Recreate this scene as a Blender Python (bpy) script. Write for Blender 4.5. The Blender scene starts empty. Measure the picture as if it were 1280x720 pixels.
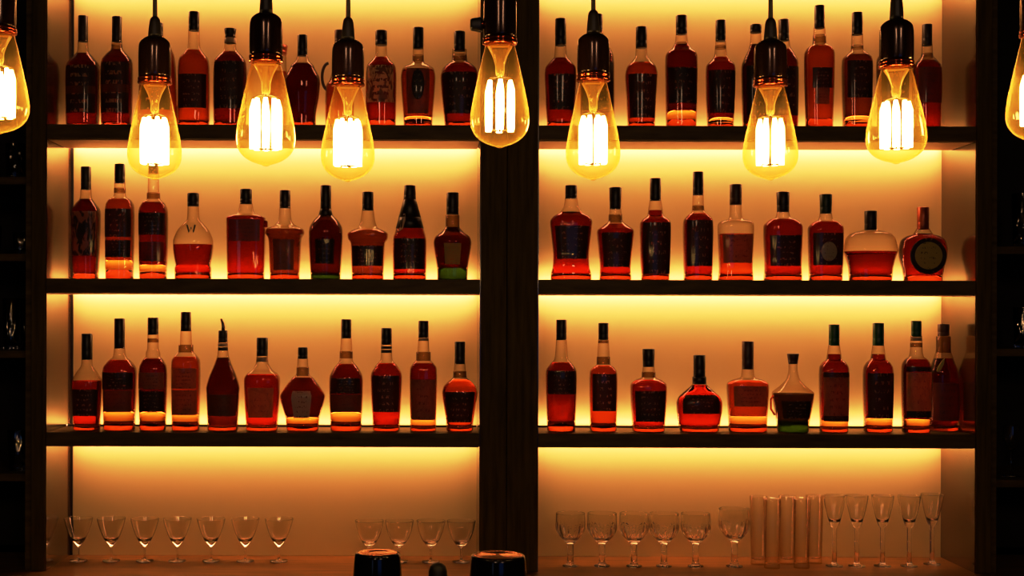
import bpy, bmesh, math, random
from mathutils import Vector
random.seed(7)
scn = bpy.context.scene
COL = scn.collection
PI = math.pi

# ------------------------------------------------------------------ camera model (photo taken as 1280x720)
F, D, CX, CY, H, TH = 1610.0, 3.66, 544.0, 400.0, 1.566, 0.0026
def at(px, py, y):
    dx, dy = px - CX, py - CY
    dx, dy = dx + TH * dy, dy - TH * dx
    s = (D + y) / F
    return Vector((dx * s, y, H - dy * s))
def sc(y): return (D + y) / F
def zf(py): return H - (py - CY) / F * D          # height on the front plane of the shelves
def xf(px): return (px - CX) / F * D

cam = bpy.data.cameras.new('camera'); co = bpy.data.objects.new('camera', cam); COL.objects.link(co)
cam.sensor_width = 36.0; cam.lens = F / 1280 * 36
cam.shift_x = (640 - CX) / 1280; cam.shift_y = (CY - 360) / 1280
co.location = (0, -D, H); co.rotation_euler = (PI / 2, -TH, 0)
scn.camera = co
scn.view_settings.view_transform = 'Standard'
scn.view_settings.look = 'None'
vs = scn.view_settings; vs.use_curve_mapping = True
cm = vs.curve_mapping; cm.white_level = (4, 4, 4); cv = cm.curves[3]
for x, yv in ((.03, .042), (.1, .168), (.165, .338), (.25, .575), (.33, .72), (.5, .835), (.75, .94)): cv.points.new(x, yv)
cm.update()
scn.cycles.transparent_max_bounces = 32
scn.cycles.max_bounces = 16
scn.cycles.transmission_bounces = 14
scn.cycles.caustics_reflective = False

# ------------------------------------------------------------------ helpers
def link(name, bm, m, parent=None, smooth=True, loc=None):
    me = bpy.data.meshes.new(name); bm.normal_update(); bm.to_mesh(me); bm.free()
    if smooth:
        for p in me.polygons: p.use_smooth = True
    o = bpy.data.objects.new(name, me); COL.objects.link(o)
    if m: me.materials.append(m)
    if parent: o.parent = parent
    if loc is not None: o.location = loc
    return o
def tag(o, label, cat, group=None):
    o['label'] = label; o['category'] = cat
    if group: o['group'] = group
    return o
def thing(name, label, cat, loc, group=None):
    o = bpy.data.objects.new(name, None); COL.objects.link(o); o.location = loc
    o.empty_display_size = .05
    return tag(o, label, cat, group)
def struct(name, bm, m):
    o = link(name, bm, m, smooth=False); o['kind'] = 'structure'; return o
def box(bm, x0, x1, y0, y1, z0, z1, bev=0):
    r = bmesh.ops.create_cube(bm, size=1.0)
    for v in r['verts']:
        v.co = Vector(((x0 + x1) / 2 + v.co.x * (x1 - x0), (y0 + y1) / 2 + v.co.y * (y1 - y0), (z0 + z1) / 2 + v.co.z * (z1 - z0)))
    if bev:
        es = list({e for v in r['verts'] for e in v.link_edges})
        bmesh.ops.bevel(bm, geom=es, offset=bev, segments=2, affect='EDGES', profile=.5)
    return bm
def bx(*a, **k): return box(bmesh.new(), *a, **k)
def chaikin(p, it=2, k=.22):
    for _ in range(it):
        q = [p[0]]
        for a, b in zip(p[:-1], p[1:]):
            q.append(tuple(a[i] * (1 - k) + b[i] * k for i in range(len(a))))
            q.append(tuple(a[i] * k + b[i] * (1 - k) for i in range(len(a))))
        q.append(p[-1]); p = q
    return p
def sup(t, n):
    c, s = math.cos(t), math.sin(t)
    return (math.copysign(abs(c) ** (2 / n), c), math.copysign(abs(s) ** (2 / n), s))
def lathe(bm, prof, seg=36, cap0=True, cap1=True):
    """prof: list of (z, rx, ry, n) rings; closes the ends"""
    rings = []
    for (z, rx, ry, n) in prof:
        rings.append([bm.verts.new((rx * sup(2 * PI * i / seg, n)[0], ry * sup(2 * PI * i / seg, n)[1], z)) for i in range(seg)])
    for a, b in zip(rings[:-1], rings[1:]):
        for i in range(seg):
            j = (i + 1) % seg
            bm.faces.new((a[i], a[j], b[j], b[i]))
    if cap0: bm.faces.new(list(reversed(rings[0])))
    if cap1: bm.faces.new(rings[-1])
    bmesh.ops.recalc_face_normals(bm, faces=bm.faces)
    return bm
def lath(prof, **k):        # round lathe of (z, r)
    return lathe(bmesh.new(), [(z, r, r, 2) for z, r in prof], **k)
def tube(bm, pts, r, seg=10):
    rs = r if isinstance(r, (list, tuple)) else [r] * len(pts)
    pts = [Vector(p) for p in pts]; rings = []
    up = Vector((0, 1, 0)) if abs((pts[-1] - pts[0]).normalized().y) < .9 else Vector((1, 0, 0))
    for i, p in enumerate(pts):
        d = (pts[min(i + 1, len(pts) - 1)] - pts[max(i - 1, 0)]).normalized()
        u = d.cross(up).normalized(); v = d.cross(u).normalized()
        rings.append([bm.verts.new(p + (u * math.cos(2 * PI * k / seg) + v * math.sin(2 * PI * k / seg)) * rs[i]) for k in range(seg)])
    for a, b in zip(rings[:-1], rings[1:]):
        for k in range(seg):
            bm.faces.new((a[k], a[(k + 1) % seg], b[(k + 1) % seg], b[k]))
    bm.faces.new(rings[0]); bm.faces.new(list(reversed(rings[-1])))
    bmesh.ops.recalc_face_normals(bm, faces=bm.faces)
    return bm

# ------------------------------------------------------------------ materials
def newmat(name):
    m = bpy.data.materials.new(name); m.use_nodes = True
    nt = m.node_tree; nt.nodes.clear()
    out = nt.nodes.new('ShaderNodeOutputMaterial')
    return m, nt, out
def N(nt, t, **kw):
    n = nt.nodes.new(t)
    for k, v in kw.items():
        if k in n.inputs: n.inputs[k].default_value = v
        else: setattr(n, k, v)
    return n
def c4(c): return (c[0], c[1], c[2], 1)
def pbr(name, col, rough=.5, metal=0, spec=.5, coat=0, noise=0, nscale=20, emis=None, estr=0, stretch=(1, 1, 1)):
    m, nt, out = newmat(name)
    b = N(nt, 'ShaderNodeBsdfPrincipled')
    b.inputs['Base Color'].default_value = c4(col); b.inputs['Roughness'].default_value = rough
    b.inputs['Metallic'].default_value = metal; b.inputs['Specular IOR Level'].default_value = spec
    b.inputs['Coat Weight'].default_value = coat; b.inputs['Coat Roughness'].default_value = .08
    if emis: b.inputs['Emission Color'].default_value = c4(emis); b.inputs['Emission Strength'].default_value = estr
    if noise:
        tc = N(nt, 'ShaderNodeTexCoord'); mp = N(nt, 'ShaderNodeMapping'); mp.inputs['Scale'].default_value = stretch
        nz = N(nt, 'ShaderNodeTexNoise'); nz.inputs['Scale'].default_value = nscale; nz.inputs['Detail'].default_value = 5
        rp = N(nt, 'ShaderNodeValToRGB')
        rp.color_ramp.elements[0].position = .3; rp.color_ramp.elements[1].position = .7
        rp.color_ramp.elements[0].color = c4([x * (1 - noise) for x in col]); rp.color_ramp.elements[1].color = c4([min(1, x * (1 + noise)) for x in col])
        nt.links.new(tc.outputs['Object'], mp.inputs['Vector']); nt.links.new(mp.outputs['Vector'], nz.inputs['Vector'])
        nt.links.new(nz.outputs['Fac'], rp.inputs['Fac']); nt.links.new(rp.outputs['Color'], b.inputs['Base Color'])
    nt.links.new(b.outputs['BSDF'], out.inputs['Surface'])
    return m
def emit(name, col, s):
    m, nt, out = newmat(name)
    e = N(nt, 'ShaderNodeEmission'); e.inputs['Color'].default_value = c4(col); e.inputs['Strength'].default_value = s
    nt.links.new(e.outputs[0], out.inputs['Surface']); return m
def thin_glass(name, face, edge, ior=1.45, glow=None, gfac=0, rough=0.0, edgepow=.45):
    """thin clear wall: see-through, darker towards its edges, mirror-like glints"""
    m, nt, out = newmat(name)
    lw = N(nt, 'ShaderNodeLayerWeight'); lw.inputs['Blend'].default_value = edgepow
    mc = N(nt, 'ShaderNodeMix', data_type='RGBA'); mc.inputs['A'].default_value = c4(face); mc.inputs['B'].default_value = c4(edge)
    nt.links.new(lw.outputs['Facing'], mc.inputs['Factor'])
    # index 6/7 are the colour sockets of the mix node
    mc.inputs[6].default_value = c4(face); mc.inputs[7].default_value = c4(edge)
    tr = N(nt, 'ShaderNodeBsdfTransparent'); nt.links.new(mc.outputs[2], tr.inputs['Color'])
    base = tr
    if gfac:
        tl = N(nt, 'ShaderNodeBsdfTranslucent'); tl.inputs['Color'].default_value = c4(glow)
        df = N(nt, 'ShaderNodeBsdfDiffuse'); df.inputs['Color'].default_value = c4(glow)
        md = N(nt, 'ShaderNodeMixShader'); md.inputs[0].default_value = .5
        nt.links.new(tl.outputs[0], md.inputs[1]); nt.links.new(df.outputs[0], md.inputs[2])
        mg = N(nt, 'ShaderNodeMixShader')
        ml = N(nt, 'ShaderNodeMath', operation='MULTIPLY_ADD'); ml.inputs[1].default_value = gfac * 5; ml.inputs[2].default_value = gfac * .35
        pw = N(nt, 'ShaderNodeMath', operation='POWER'); pw.inputs[1].default_value = 4
        nt.links.new(lw.outputs['Facing'], pw.inputs[0]); nt.links.new(pw.outputs[0], ml.inputs[0]); nt.links.new(ml.outputs[0], mg.inputs[0])
        nt.links.new(tr.outputs[0], mg.inputs[1]); nt.links.new(md.outputs[0], mg.inputs[2]); base = mg
    gl = N(nt, 'ShaderNodeBsdfGlossy'); gl.inputs['Roughness'].default_value = rough
    fr = N(nt, 'ShaderNodeFresnel'); fr.inputs['IOR'].default_value = ior
    geo = N(nt, 'ShaderNodeNewGeometry'); inv = N(nt, 'ShaderNodeMath', operation='SUBTRACT'); inv.inputs[0].default_value = 1
    nt.links.new(geo.outputs['Backfacing'], inv.inputs[1])
    ff = N(nt, 'ShaderNodeMath', operation='MULTIPLY'); nt.links.new(fr.outputs[0], ff.inputs[0]); nt.links.new(inv.outputs[0], ff.inputs[1])
    mx = N(nt, 'ShaderNodeMixShader'); nt.links.new(ff.outputs[0], mx.inputs[0])
    nt.links.new(base.outputs[0], mx.inputs[1]); nt.links.new(gl.outputs[0], mx.inputs[2])
    nt.links.new(mx.outputs[0], out.inputs['Surface']); return m
def solid_glass(name, col, ior=1.45, rough=0.0):
    m, nt, out = newmat(name)
    g = N(nt, 'ShaderNodeBsdfGlass'); g.inputs['Color'].default_value = c4(col); g.inputs['IOR'].default_value = ior; g.inputs['Roughness'].default_value = rough
    nt.links.new(g.outputs[0], out.inputs['Surface']); return m
def label_mat(name, base, ink, dens=.5, band=None, bandpos=(.4, .5), art=0):
    """printed paper: rows of small unreadable print, an optional lighter band, an optional mottled picture"""
    m, nt, out = newmat(name)
    tc = N(nt, 'ShaderNodeTexCoord'); sp = N(nt, 'ShaderNodeSeparateXYZ'); nt.links.new(tc.outputs['Generated'], sp.inputs[0])
    mp = N(nt, 'ShaderNodeMapping'); mp.inputs['Scale'].default_value = (14, 1, 9); nt.links.new(tc.outputs['Generated'], mp.inputs['Vector'])
    oi = N(nt, 'ShaderNodeObjectInfo'); cx_ = N(nt, 'ShaderNodeCombineXYZ'); r_ = N(nt, 'ShaderNodeMath', operation='MULTIPLY'); r_.inputs[1].default_value = 90
    nt.links.new(oi.outputs['Random'], r_.inputs[0])
    for q in (0, 1, 2): nt.links.new(r_.outputs[0], cx_.inputs[q])
    nt.links.new(cx_.outputs[0], mp.inputs['Location'])
    nz = N(nt, 'ShaderNodeTexNoise'); nz.inputs['Scale'].default_value = 1.3; nz.inputs['Detail'].default_value = 2
    nt.links.new(mp.outputs[0], nz.inputs['Vector'])
    rows = N(nt, 'ShaderNodeMath', operation='SINE'); k = N(nt, 'ShaderNodeMath', operation='MULTIPLY'); k.inputs[1].default_value = 34
    nt.links.new(sp.outputs['Z'], k.inputs[0]); nt.links.new(k.outputs[0], rows.inputs[0])
    gt = N(nt, 'ShaderNodeMath', operation='GREATER_THAN'); gt.inputs[1].default_value = .25; nt.links.new(rows.outputs[0], gt.inputs[0])
    g2 = N(nt, 'ShaderNodeMath', operation='GREATER_THAN'); g2.inputs[1].default_value = 1 - dens; nt.links.new(nz.outputs['Fac'], g2.inputs[0])
    mu = N(nt, 'ShaderNodeMath', operation='MULTIPLY'); nt.links.new(gt.outputs[0], mu.inputs[0]); nt.links.new(g2.outputs[0], mu.inputs[1])
    ce = N(nt, 'ShaderNodeMath', operation='COMPARE'); ce.inputs[1].default_value = .5; ce.inputs[2].default_value = .3; nt.links.new(sp.outputs['X'], ce.inputs[0])
    m2 = N(nt, 'ShaderNodeMath', operation='MULTIPLY'); nt.links.new(mu.outputs[0], m2.inputs[0]); nt.links.new(ce.outputs[0], m2.inputs[1])
    mc = N(nt, 'ShaderNodeMix', data_type='RGBA'); mc.inputs[6].default_value = c4(base); mc.inputs[7].default_value = c4(ink)
    nt.links.new(m2.outputs[0], mc.inputs[0]); last = mc.outputs[2]
    if art:
        n2 = N(nt, 'ShaderNodeTexNoise'); n2.inputs['Scale'].default_value = 3.2; n2.inputs['Detail'].default_value = 3; n2.inputs['Distortion'].default_value = 1.0
        nt.links.new(tc.outputs['Generated'], n2.inputs['Vector'])
        rr = N(nt, 'ShaderNodeValToRGB'); rr.color_ramp.elements[0].position = .47; rr.color_ramp.elements[1].position = .55
        nt.links.new(n2.outputs['Fac'], rr.inputs['Fac'])
        ma = N(nt, 'ShaderNodeMix', data_type='RGBA'); ma.inputs[7].default_value = c4(ink)
        mm = N(nt, 'ShaderNodeMath', operation='MULTIPLY'); mm.inputs[1].default_value = art
        nt.links.new(rr.outputs['Color'], mm.inputs[0]); nt.links.new(mm.outputs[0], ma.inputs[0]); nt.links.new(last, ma.inputs[6]); last = ma.outputs[2]
    if band:
        c0 = N(nt, 'ShaderNodeMath', operation='COMPARE'); c0.inputs[1].default_value = sum(bandpos) / 2; c0.inputs[2].default_value = (bandpos[1] - bandpos[0]) / 2
        nt.links.new(sp.outputs['Z'], c0.inputs[0])
        mb = N(nt, 'ShaderNodeMix', data_type='RGBA'); mb.inputs[7].default_value = c4(band)
        nt.links.new(c0.outputs[0], mb.inputs[0]); nt.links.new(last, mb.inputs[6]); last = mb.outputs[2]
    b = N(nt, 'ShaderNodeBsdfPrincipled'); b.inputs['Roughness'].default_value = .45; b.inputs['Coat Weight'].default_value = .7; b.inputs['Coat Roughness'].default_value = .03
    nt.links.new(last, b.inputs['Base Color'])
    tl = N(nt, 'ShaderNodeBsdfTranslucent'); nt.links.new(last, tl.inputs['Color'])
    mx = N(nt, 'ShaderNodeMixShader'); mx.inputs[0].default_value = .45
    nt.links.new(b.outputs[0], mx.inputs[1]); nt.links.new(tl.outputs[0], mx.inputs[2])
    nt.links.new(mx.outputs[0], out.inputs['Surface']); return m

M = {}
WARM = (1.0, .470, .225)
M['wood'] = pbr('dark espresso wood', (.120, .076, .0200), .5, spec=.2, noise=.4, nscale=9, stretch=(1, 6, 6))
M['post'] = pbr('dark espresso post', (.105, .068, .0170), .6, spec=.08, noise=.4, nscale=9, stretch=(8, 8, .6))
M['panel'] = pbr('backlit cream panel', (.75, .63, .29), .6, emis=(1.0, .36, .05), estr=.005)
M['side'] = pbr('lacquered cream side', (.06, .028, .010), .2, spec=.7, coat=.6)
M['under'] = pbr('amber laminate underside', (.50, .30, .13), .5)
M['strip'] = emit('warm diffuser', WARM, 32.0)
M['stripb'] = emit('warm uplight', WARM, 38.0)
M['lip'] = pbr('dark aluminium lip', (.012, .008, .006), .35)
M['counter'] = pbr('red brown counter wood', (.22, .10, .022), .3, noise=.35, nscale=5, stretch=(1, 9, 1), coat=.3)
M['wall'] = pbr('dark wall plaster', (.012, .008, .006), .8, noise=.3, nscale=6)
M['floor'] = pbr('dark floor boards', (.03, .018, .010), .5, noise=.4, nscale=4, stretch=(1, 8, 1))
M['ceil'] = pbr('dark ceiling paint', (.012, .010, .008), .9, noise=.2, nscale=8)
M['glass'] = thin_glass('clear bottle glass', (.97, .95, .90), (.62, .44, .26))
M['gglass'] = thin_glass('green bottle glass', (.45, .62, .30), (.12, .22, .07))
M['bulbglass'] = thin_glass('amber bulb glass', (.995, .945, .78), (.80, .47, .12), glow=(1.0, .66, .17), gfac=.085, ior=1.5, edgepow=.5)
M['stemglass'] = thin_glass('bulb stem glass', (.98, .84, .5), (.75, .42, .1), glow=(1, .78, .36), gfac=.65)
M['filament'] = emit('glowing filament', (1.0, .60, .22), 95)
M['wire'] = pbr('support wire', (.10, .05, .02), .3, metal=1)
M['cord'] = pbr('black cord', (.006, .005, .004), .55)
M['relief'] = pbr('black rubber', (.010, .007, .006), .42)
M['socket'] = pbr('dark bronze socket', (.030, .0105, .006), .22, metal=.6, coat=.7)
M['collar'] = pbr('reddish copper collar', (.40, .075, .03), .15, metal=.9)
M['stemware'] = solid_glass('clear stemware', (.995, .985, .96), 1.52)
M['thinware'] = thin_glass('thin clear glass', (.99, .98, .97), (.78, .64, .46), ior=1.5)
M['tin'] = pbr('black steel tin', (.035, .034, .038), .13, metal=.9)
M['copper'] = pbr('copper tin base', (.75, .33, .12), .22, metal=1)
M['rubber'] = pbr('black muddler', (.007, .006, .006), .5)
M['glint_panel_pale'] = emit('added pale glint pane', (.45, .62, 1.0), 1.6)  # pale blue glow of the second added reflection pane
M['glint_panel'] = emit('added blue glint pane', (.10, .30, 1.0), 1.0)  # blue glow of the added reflection pane
LIQ = {'red': (.60, .125, .085), 'deep': (.46, .09, .065), 'orange': (.85, .40, .17), 'amber': (.76, .265, .12), 'dark': (.31, .08, .055), 'brown': (.54, .22, .12), 'black': (.20, .12, .075)}
for k, v in LIQ.items(): M['liq_' + k] = solid_glass(k + ' spirit', v, 1.30)
M['base'] = solid_glass('thick amber base glass', (.66, .24, .13), 1.40)
M['clearbase'] = solid_glass('clear amber base glass', (.90, .58, .30), 1.30)
M['gbase'] = solid_glass('thick green base glass', (.13, .24, .08), 1.40)
M['cap_black'] = pbr('black cap', (.018, .012, .009), .35, noise=.3)
M['cap_brown'] = pbr('brown cap', (.060, .022, .012), .38, noise=.3)
M['cap_green'] = pbr('green cap', (.008, .085, .028), .35, noise=.2)
M['cap_dgreen'] = pbr('dark green cap', (.012, .035, .018), .35, noise=.2)
M['cap_copper'] = pbr('copper cap', (.35, .08, .035), .3, metal=.6)
M['cap_steel'] = pbr('steel spout', (.10, .08, .07), .2, metal=1)
M['tan'] = thin_glass('tan neck ring', (.66, .50, .34), (.40, .24, .12))
M['white'] = pbr('pale neck label', (.55, .42, .28), .5, noise=.3, nscale=60)
M['blacklab'] = pbr('black neck foil', (.012, .008, .007), .35)
M['tag'] = pbr('yellow green hang tag', (.55, .50, .12), .5)
LS = {
 'dark': ((.021, .011, .0075), (.12, .07, .04), .42, None), 'darkb': ((.021, .011, .0075), (.16, .10, .05), .48, (.16, .06, .018)),
 'black': ((.018, .0095, .007), (.10, .06, .035), .42, None), 'brown': ((.14, .072, .030), (.06, .03, .014), .45, None),
 'rust': ((.10, .038, .016), (.05, .02, .01), .42, None), 'gold': ((.62, .36, .14), (.045, .022, .012), .50, None),
 'tan': ((.25, .14, .055), (.12, .06, .03), .4, None), 'orange': ((.60, .24, .06), (.25, .08, .02), .40, None),
 'grey': ((.36, .31, .25), (.09, .06, .05), .45, None), 'olive': ((.32, .26, .07), (.07, .05, .015), .4, None),
 'pink': ((.55, .27, .18), (.12, .05, .03), .4, None), 'redb': ((.085, .018, .010), (.04, .012, .008), .45, None), }
for k, (b, i, d, bd) in LS.items():
    b = [min(.8, x * 2.6) for x in b]; i = [min(.9, x * 3.4) for x in i]
    M['lab_' + k] = label_mat(k + ' printed label', b, i, d, bd, (.40, .56), art=(.9 if k in ('gold',) else .35 if k in ('brown', 'tan', 'rust') else 0))
M['lab_art'] = label_mat('mottled picture label', (.03, .02, .016), (.45, .22, .12), .3, None, art=1)

# ------------------------------------------------------------------ room shell
bm = bx(-4, 4, -7, 1.0, -.1, 0); struct('floor', bm, M['floor'])
struct('ceiling', bx(-4, 4, -7, 1.0, 3.0, 3.1), M['ceil'])
struct('wall_back', bx(-4, 4, .62, .72, 0, 3.0), M['wall'])
struct('wall_left', bx(-4.1, -4, -7, .72, 0, 3.0), M['wall'])
struct('wall_right', bx(4, 4.1, -7, .72, 0, 3.0), M['wall'])
struct('wall_front', bx(-4, 4, -7.1, -7, 0, 3.0), M['wall'])
w = struct('glint_panel_1', bx(.30, 1.85, -6.99, -6.96, 1.1, 2.3), M['glint_panel'])  # unseen glowing pane, added so the shaker tins catch blue reflections
wf = bmesh.new()
for a in ((.25, .30, 1.05, 2.35), (1.85, 1.90, 1.05, 2.35), (.30, 1.85, 1.05, 1.10), (.30, 1.85, 2.3, 2.35)):
    box(wf, a[0], a[1], -6.99, -6.93, a[2], a[3])
link('glint_panel_frame', wf, M['wood'], w, smooth=False)

w2 = struct('glint_panel_2', bx(-2.25, -1.95, -6.99, -6.96, 1.1, 2.3), M['glint_panel_pale'])  # second added pane, gives the tins a thin pale streak on the left
wf = bmesh.new()
for a in ((-2.3, -2.25, 1.05, 2.35), (-1.95, -1.90, 1.05, 2.35), (-2.25, -1.95, 1.05, 1.10), (-2.25, -1.95, 2.3, 2.35)):
    box(wf, a[0], a[1], -6.99, -6.93, a[2], a[3])
link('glint_panel_frame', wf, M['wood'], w2, smooth=False)

# ------------------------------------------------------------------ shelf units
DEP = .25
ZS = [zf(-62), zf(156.3), zf(349.2), zf(541.6)]     # shelf tops
ZB = [zf(-44), zf(174.5), zf(366.5), zf(558.6)]     # shelf undersides
ZC = H - .716                                        # back counter top
def shelf_unit(x0, xi0, xi1, x1, label):
    u = thing('shelf_unit', label, 'shelf unit', ((x0 + x1) / 2, 0, ZC))
    ox, oz = (x0 + x1) / 2, ZC
    def part(name, b, m, parent=u):
        o = link(name, b, m, parent, smooth=False)
        for v in o.data.vertices: v.co -= Vector((ox, 0, oz))
        return o
    zt = ZS[0]
    part('post', bx(x0, xi0, 0, DEP + .02, ZC, zt, bev=.002), M['post'])
    part('post', bx(xi1, x1, 0, DEP + .02, ZC, zt, bev=.002), M['post'])
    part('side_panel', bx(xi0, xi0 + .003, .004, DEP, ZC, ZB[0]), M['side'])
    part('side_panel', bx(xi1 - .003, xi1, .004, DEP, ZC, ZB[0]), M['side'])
    part('back_panel', bx(xi0, xi1, DEP, DEP + .012, ZC, zt), M['panel'])
    a, b = xi0 + .0032, xi1 - .0032
    part('corner_trim', bx(a, a + .007, DEP - .007, DEP - .0005, ZC + .001, ZB[0] - .001), M['lip'])
    for k in range(4):
        sb = bx(a, b, 0.0, .186, ZB[k], ZS[k], bev=.0015); box(sb, a, b, .1855, DEP - .0005, ZB[k] + .012, ZS[k] - .0001)
        s = part('shelf', sb, M['wood'])
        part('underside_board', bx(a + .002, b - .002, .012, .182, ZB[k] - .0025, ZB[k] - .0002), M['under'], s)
        part('downlight_strip', bx(a + .002, b - .002, .188, .2465, ZB[k] + .0085, ZB[k] + .0118), M['strip'], s)
        if k:
            part('uplight_strip', bx(a + .008, b - .008, .214, .240, ZS[k] + .0002, ZS[k] + .003), M['stripb'], s)
            part('strip_lip', bx(a + .002, b - .002, .206, .211, ZS[k] + .0002, ZS[k] + .006), M['lip'], s)
    return u
shelf_unit(xf(39), xf(56.5), xf(601), xf(633.2), 'dark wooden shelf unit with glowing amber back, left bay of the back bar')
shelf_unit(xf(634), xf(672), xf(1221), xf(1240), 'dark wooden shelf unit with glowing amber back, right bay of the back bar')
c = thing('back_counter', 'reddish brown wooden back counter under both glowing shelf bays', 'counter', (0, 0, 0))
link('countertop', bx(-2.3, 2.6, -.25, .30, ZC - .045, ZC - .0006, bev=.003), M['counter'], c, smooth=False)
link('cabinet_base', bx(-2.3, 2.6, -.20, .30, 0, ZC - .046), M['wood'], c, smooth=False)
for k in range(8):
    x0 = -2.28 + k * .61
    d_ = link('cabinet_door', bx(x0, x0 + .59, -.222, -.201, .1, ZC - .07, bev=.003), M['wood'], c, smooth=False)
    link('handle', bx(x0 + .54, x0 + .555, -.245, -.223, .55, .68, bev=.003), M['cap_steel'], d_, smooth=False)

# ------------------------------------------------------------------ bottles
ORD = ['first', 'second', 'third', 'fourth', 'fifth', 'sixth', 'seventh', 'eighth', 'ninth', 'tenth', 'eleventh', 'twelfth']
ROWS = {}
def bottle(row, cx, look, cap, prof, liq, labs=(), dep=.82, n=2.4, y=.075, bands=(), base=8, gl='glass', extra=None, capm='cap_black', foot='base'):
    ROWS.setdefault(row, []).append(dict(cx=cx, look=look, cap=cap, prof=prof, liq=liq, labs=labs, dep=dep, n=n, y=y, bands=bands, base=base, gl=gl, extra=extra, capm=capm, foot=foot))
def build_bottle(s, row, label, group):
    k = int(row[1]); y = s['y']; u = sc(y)
    zsh = ZS[k] + .0006
    org = at(s['cx'], 350, y); org.z = zsh
    t = thing('liquor_bottle', label, 'bottle', org, group)
    lx = s['cx']
    Z = lambda py: at(lx, py, y).z - zsh
    dmax = .058
    def dpt(hw):
        return min(hw * u * (s['dep'] if hw > 11 else 1.0 - (1 - s['dep']) * max(0, (hw - 7) / 4)), dmax)
    def nn(hw): return 2.0 if hw < 10 else s['n']
    prof = [(Z(p), hw) for p, hw in s['prof'][:-1]] + [(0.0, s['prof'][-1][1])]
    prof[-1] = (0.0, prof[-1][1])
    # round the foot
    zb, hb = prof[-1]
    prof = prof[:-1] + [(.008, hb), (.0015, hb - .3), (0, hb - 1.6)]
    prof = chaikin(chaikin(prof, 1, .16), 1, .2)
    ring = [(z, hw * u, dpt(hw), nn(hw)) for z, hw in prof]
    link('glass_body', lathe(bmesh.new(), ring), M[s['gl']], t)
    def hw_at(z):
        for (z1, h1), (z0, h0) in zip(prof[:-1], prof[1:]):
            if z0 <= z <= z1: return h0 + (h1 - h0) * ((z - z0) / max(z1 - z0, 1e-6))
        return prof[0][1] if z > prof[0][0] else prof[-1][1]
    # liquid
    lt, lc = s['liq']; zt = Z(lt); zb = s['base'] * u
    zs = [zb] + [z for z, _ in reversed(prof) if zb + .002 < z < zt - .001] + [zt]
    lr = []
    for z in zs:
        hw = max(hw_at(z) - 1.0, 1.5)
        lr.append((z, hw * u, max(dpt(hw_at(z)) - 1.0 * u, .002), nn(hw)))
    lr = [(zb, lr[0][1] * .93, lr[0][2] * .93, lr[0][3]), (zb + .0025, lr[0][1], lr[0][2], lr[0][3])] + [r for r in lr[1:] if r[0] > zb + .004]
    link('liquid', lathe(bmesh.new(), lr), M['liq_' + lc], t)
    hb = hw_at(zb * .5) - .9
    zfull = zb
    if s['base'] > 13 and s['foot'] == 'base':
        zb = min(12, s['base'] * .52) * u; h2 = hw_at((zb + zfull) / 2) - .9
        link('clear_base', lathe(bmesh.new(), [(zb + .0002, h2 * u, dpt(h2) - .6 * u, nn(h2)), (zfull - .001, h2 * u, dpt(h2) - .6 * u, nn(h2))]), M['clearbase'], t)
    link('glass_base', lathe(bmesh.new(), [(.0012, (hb - 1) * u, dpt(hb) * .93, nn(hb)), (.003, hb * u, dpt(hb) - .6 * u, nn(hb)), (zb - .0025, hb * u, dpt(hb) - .6 * u, nn(hb)), (zb - .0008, (hb - 1) * u, dpt(hb) * .93, nn(hb))]),
         M[s['foot']], t)
    # cap
    if s['cap']:
        c0, c1, ch = s['cap'][:3]; cb = s['cap'][3] if len(s['cap']) > 3 else ch
        z1, z0 = Z(c0), Z(c1)
        link('cap', lath([(z0, cb * u * .96), (z0 + .0008, cb * u), (z0 + (z1 - z0) * .30, (cb * .7 + ch * .3) * u), (z0 + (z1 - z0) * .32, (cb * .7 + ch * .3) * u * .965),
             (z0 + (z1 - z0) * .36, (cb * .65 + ch * .35) * u), (z1 - .0015, ch * u), (z1 - .0003, ch * u * .95), (z1, ch * u * .86)], seg=28), M[s['capm']], t)
    for b in s['bands']:
        y0, y1, bh, mk = b
        bt, bh = bh if isinstance(bh, tuple) else (bh * .99, bh)
        link('neck_band', lath([(Z(y1), bh * u * .97), (Z(y1) + .0006, bh * u), (Z(y0) - .0006, bt * u), (Z(y0), bt * u * .97)], seg=28, cap0=False, cap1=False), M[mk], t)
    for lb in s['labs']:
        y0, y1, st = lb[:3]; frac = (lb[3] if len(lb) > 3 else .93) * .93
        if st.startswith('disc'): continue
        za, zb2 = Z(y1), Z(y0); bm = bmesh.new(); rows = []
        amax = math.asin(min(frac, .98)) if True else 0
        nz_ = 10
        for i in range(nz_ + 1):
            z = za + (zb2 - za) * i / nz_
            hw = hw_at(z); rx, ry, n = hw * u + .0009, dpt(hw) + .0009, nn(hw)
            row = []
            for j in range(17):
                X = frac * (j / 8 - 1)
                # front point of the superellipse at relative x = X
                yy = -ry * max(0, 1 - abs(X) ** n) ** (1 / n)
                row.append(bm.verts.new((rx * X, yy, z)))
            rows.append(row)
        for a, b in zip(rows[:-1], rows[1:]):
            for j in range(16): bm.faces.new((a[j], a[j + 1], b[j + 1], b[j]))
        link('label', bm, M['lab_' + st], t)
    if s['extra']: s['extra'](t, s, Z, u, dpt, hw_at)

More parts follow.
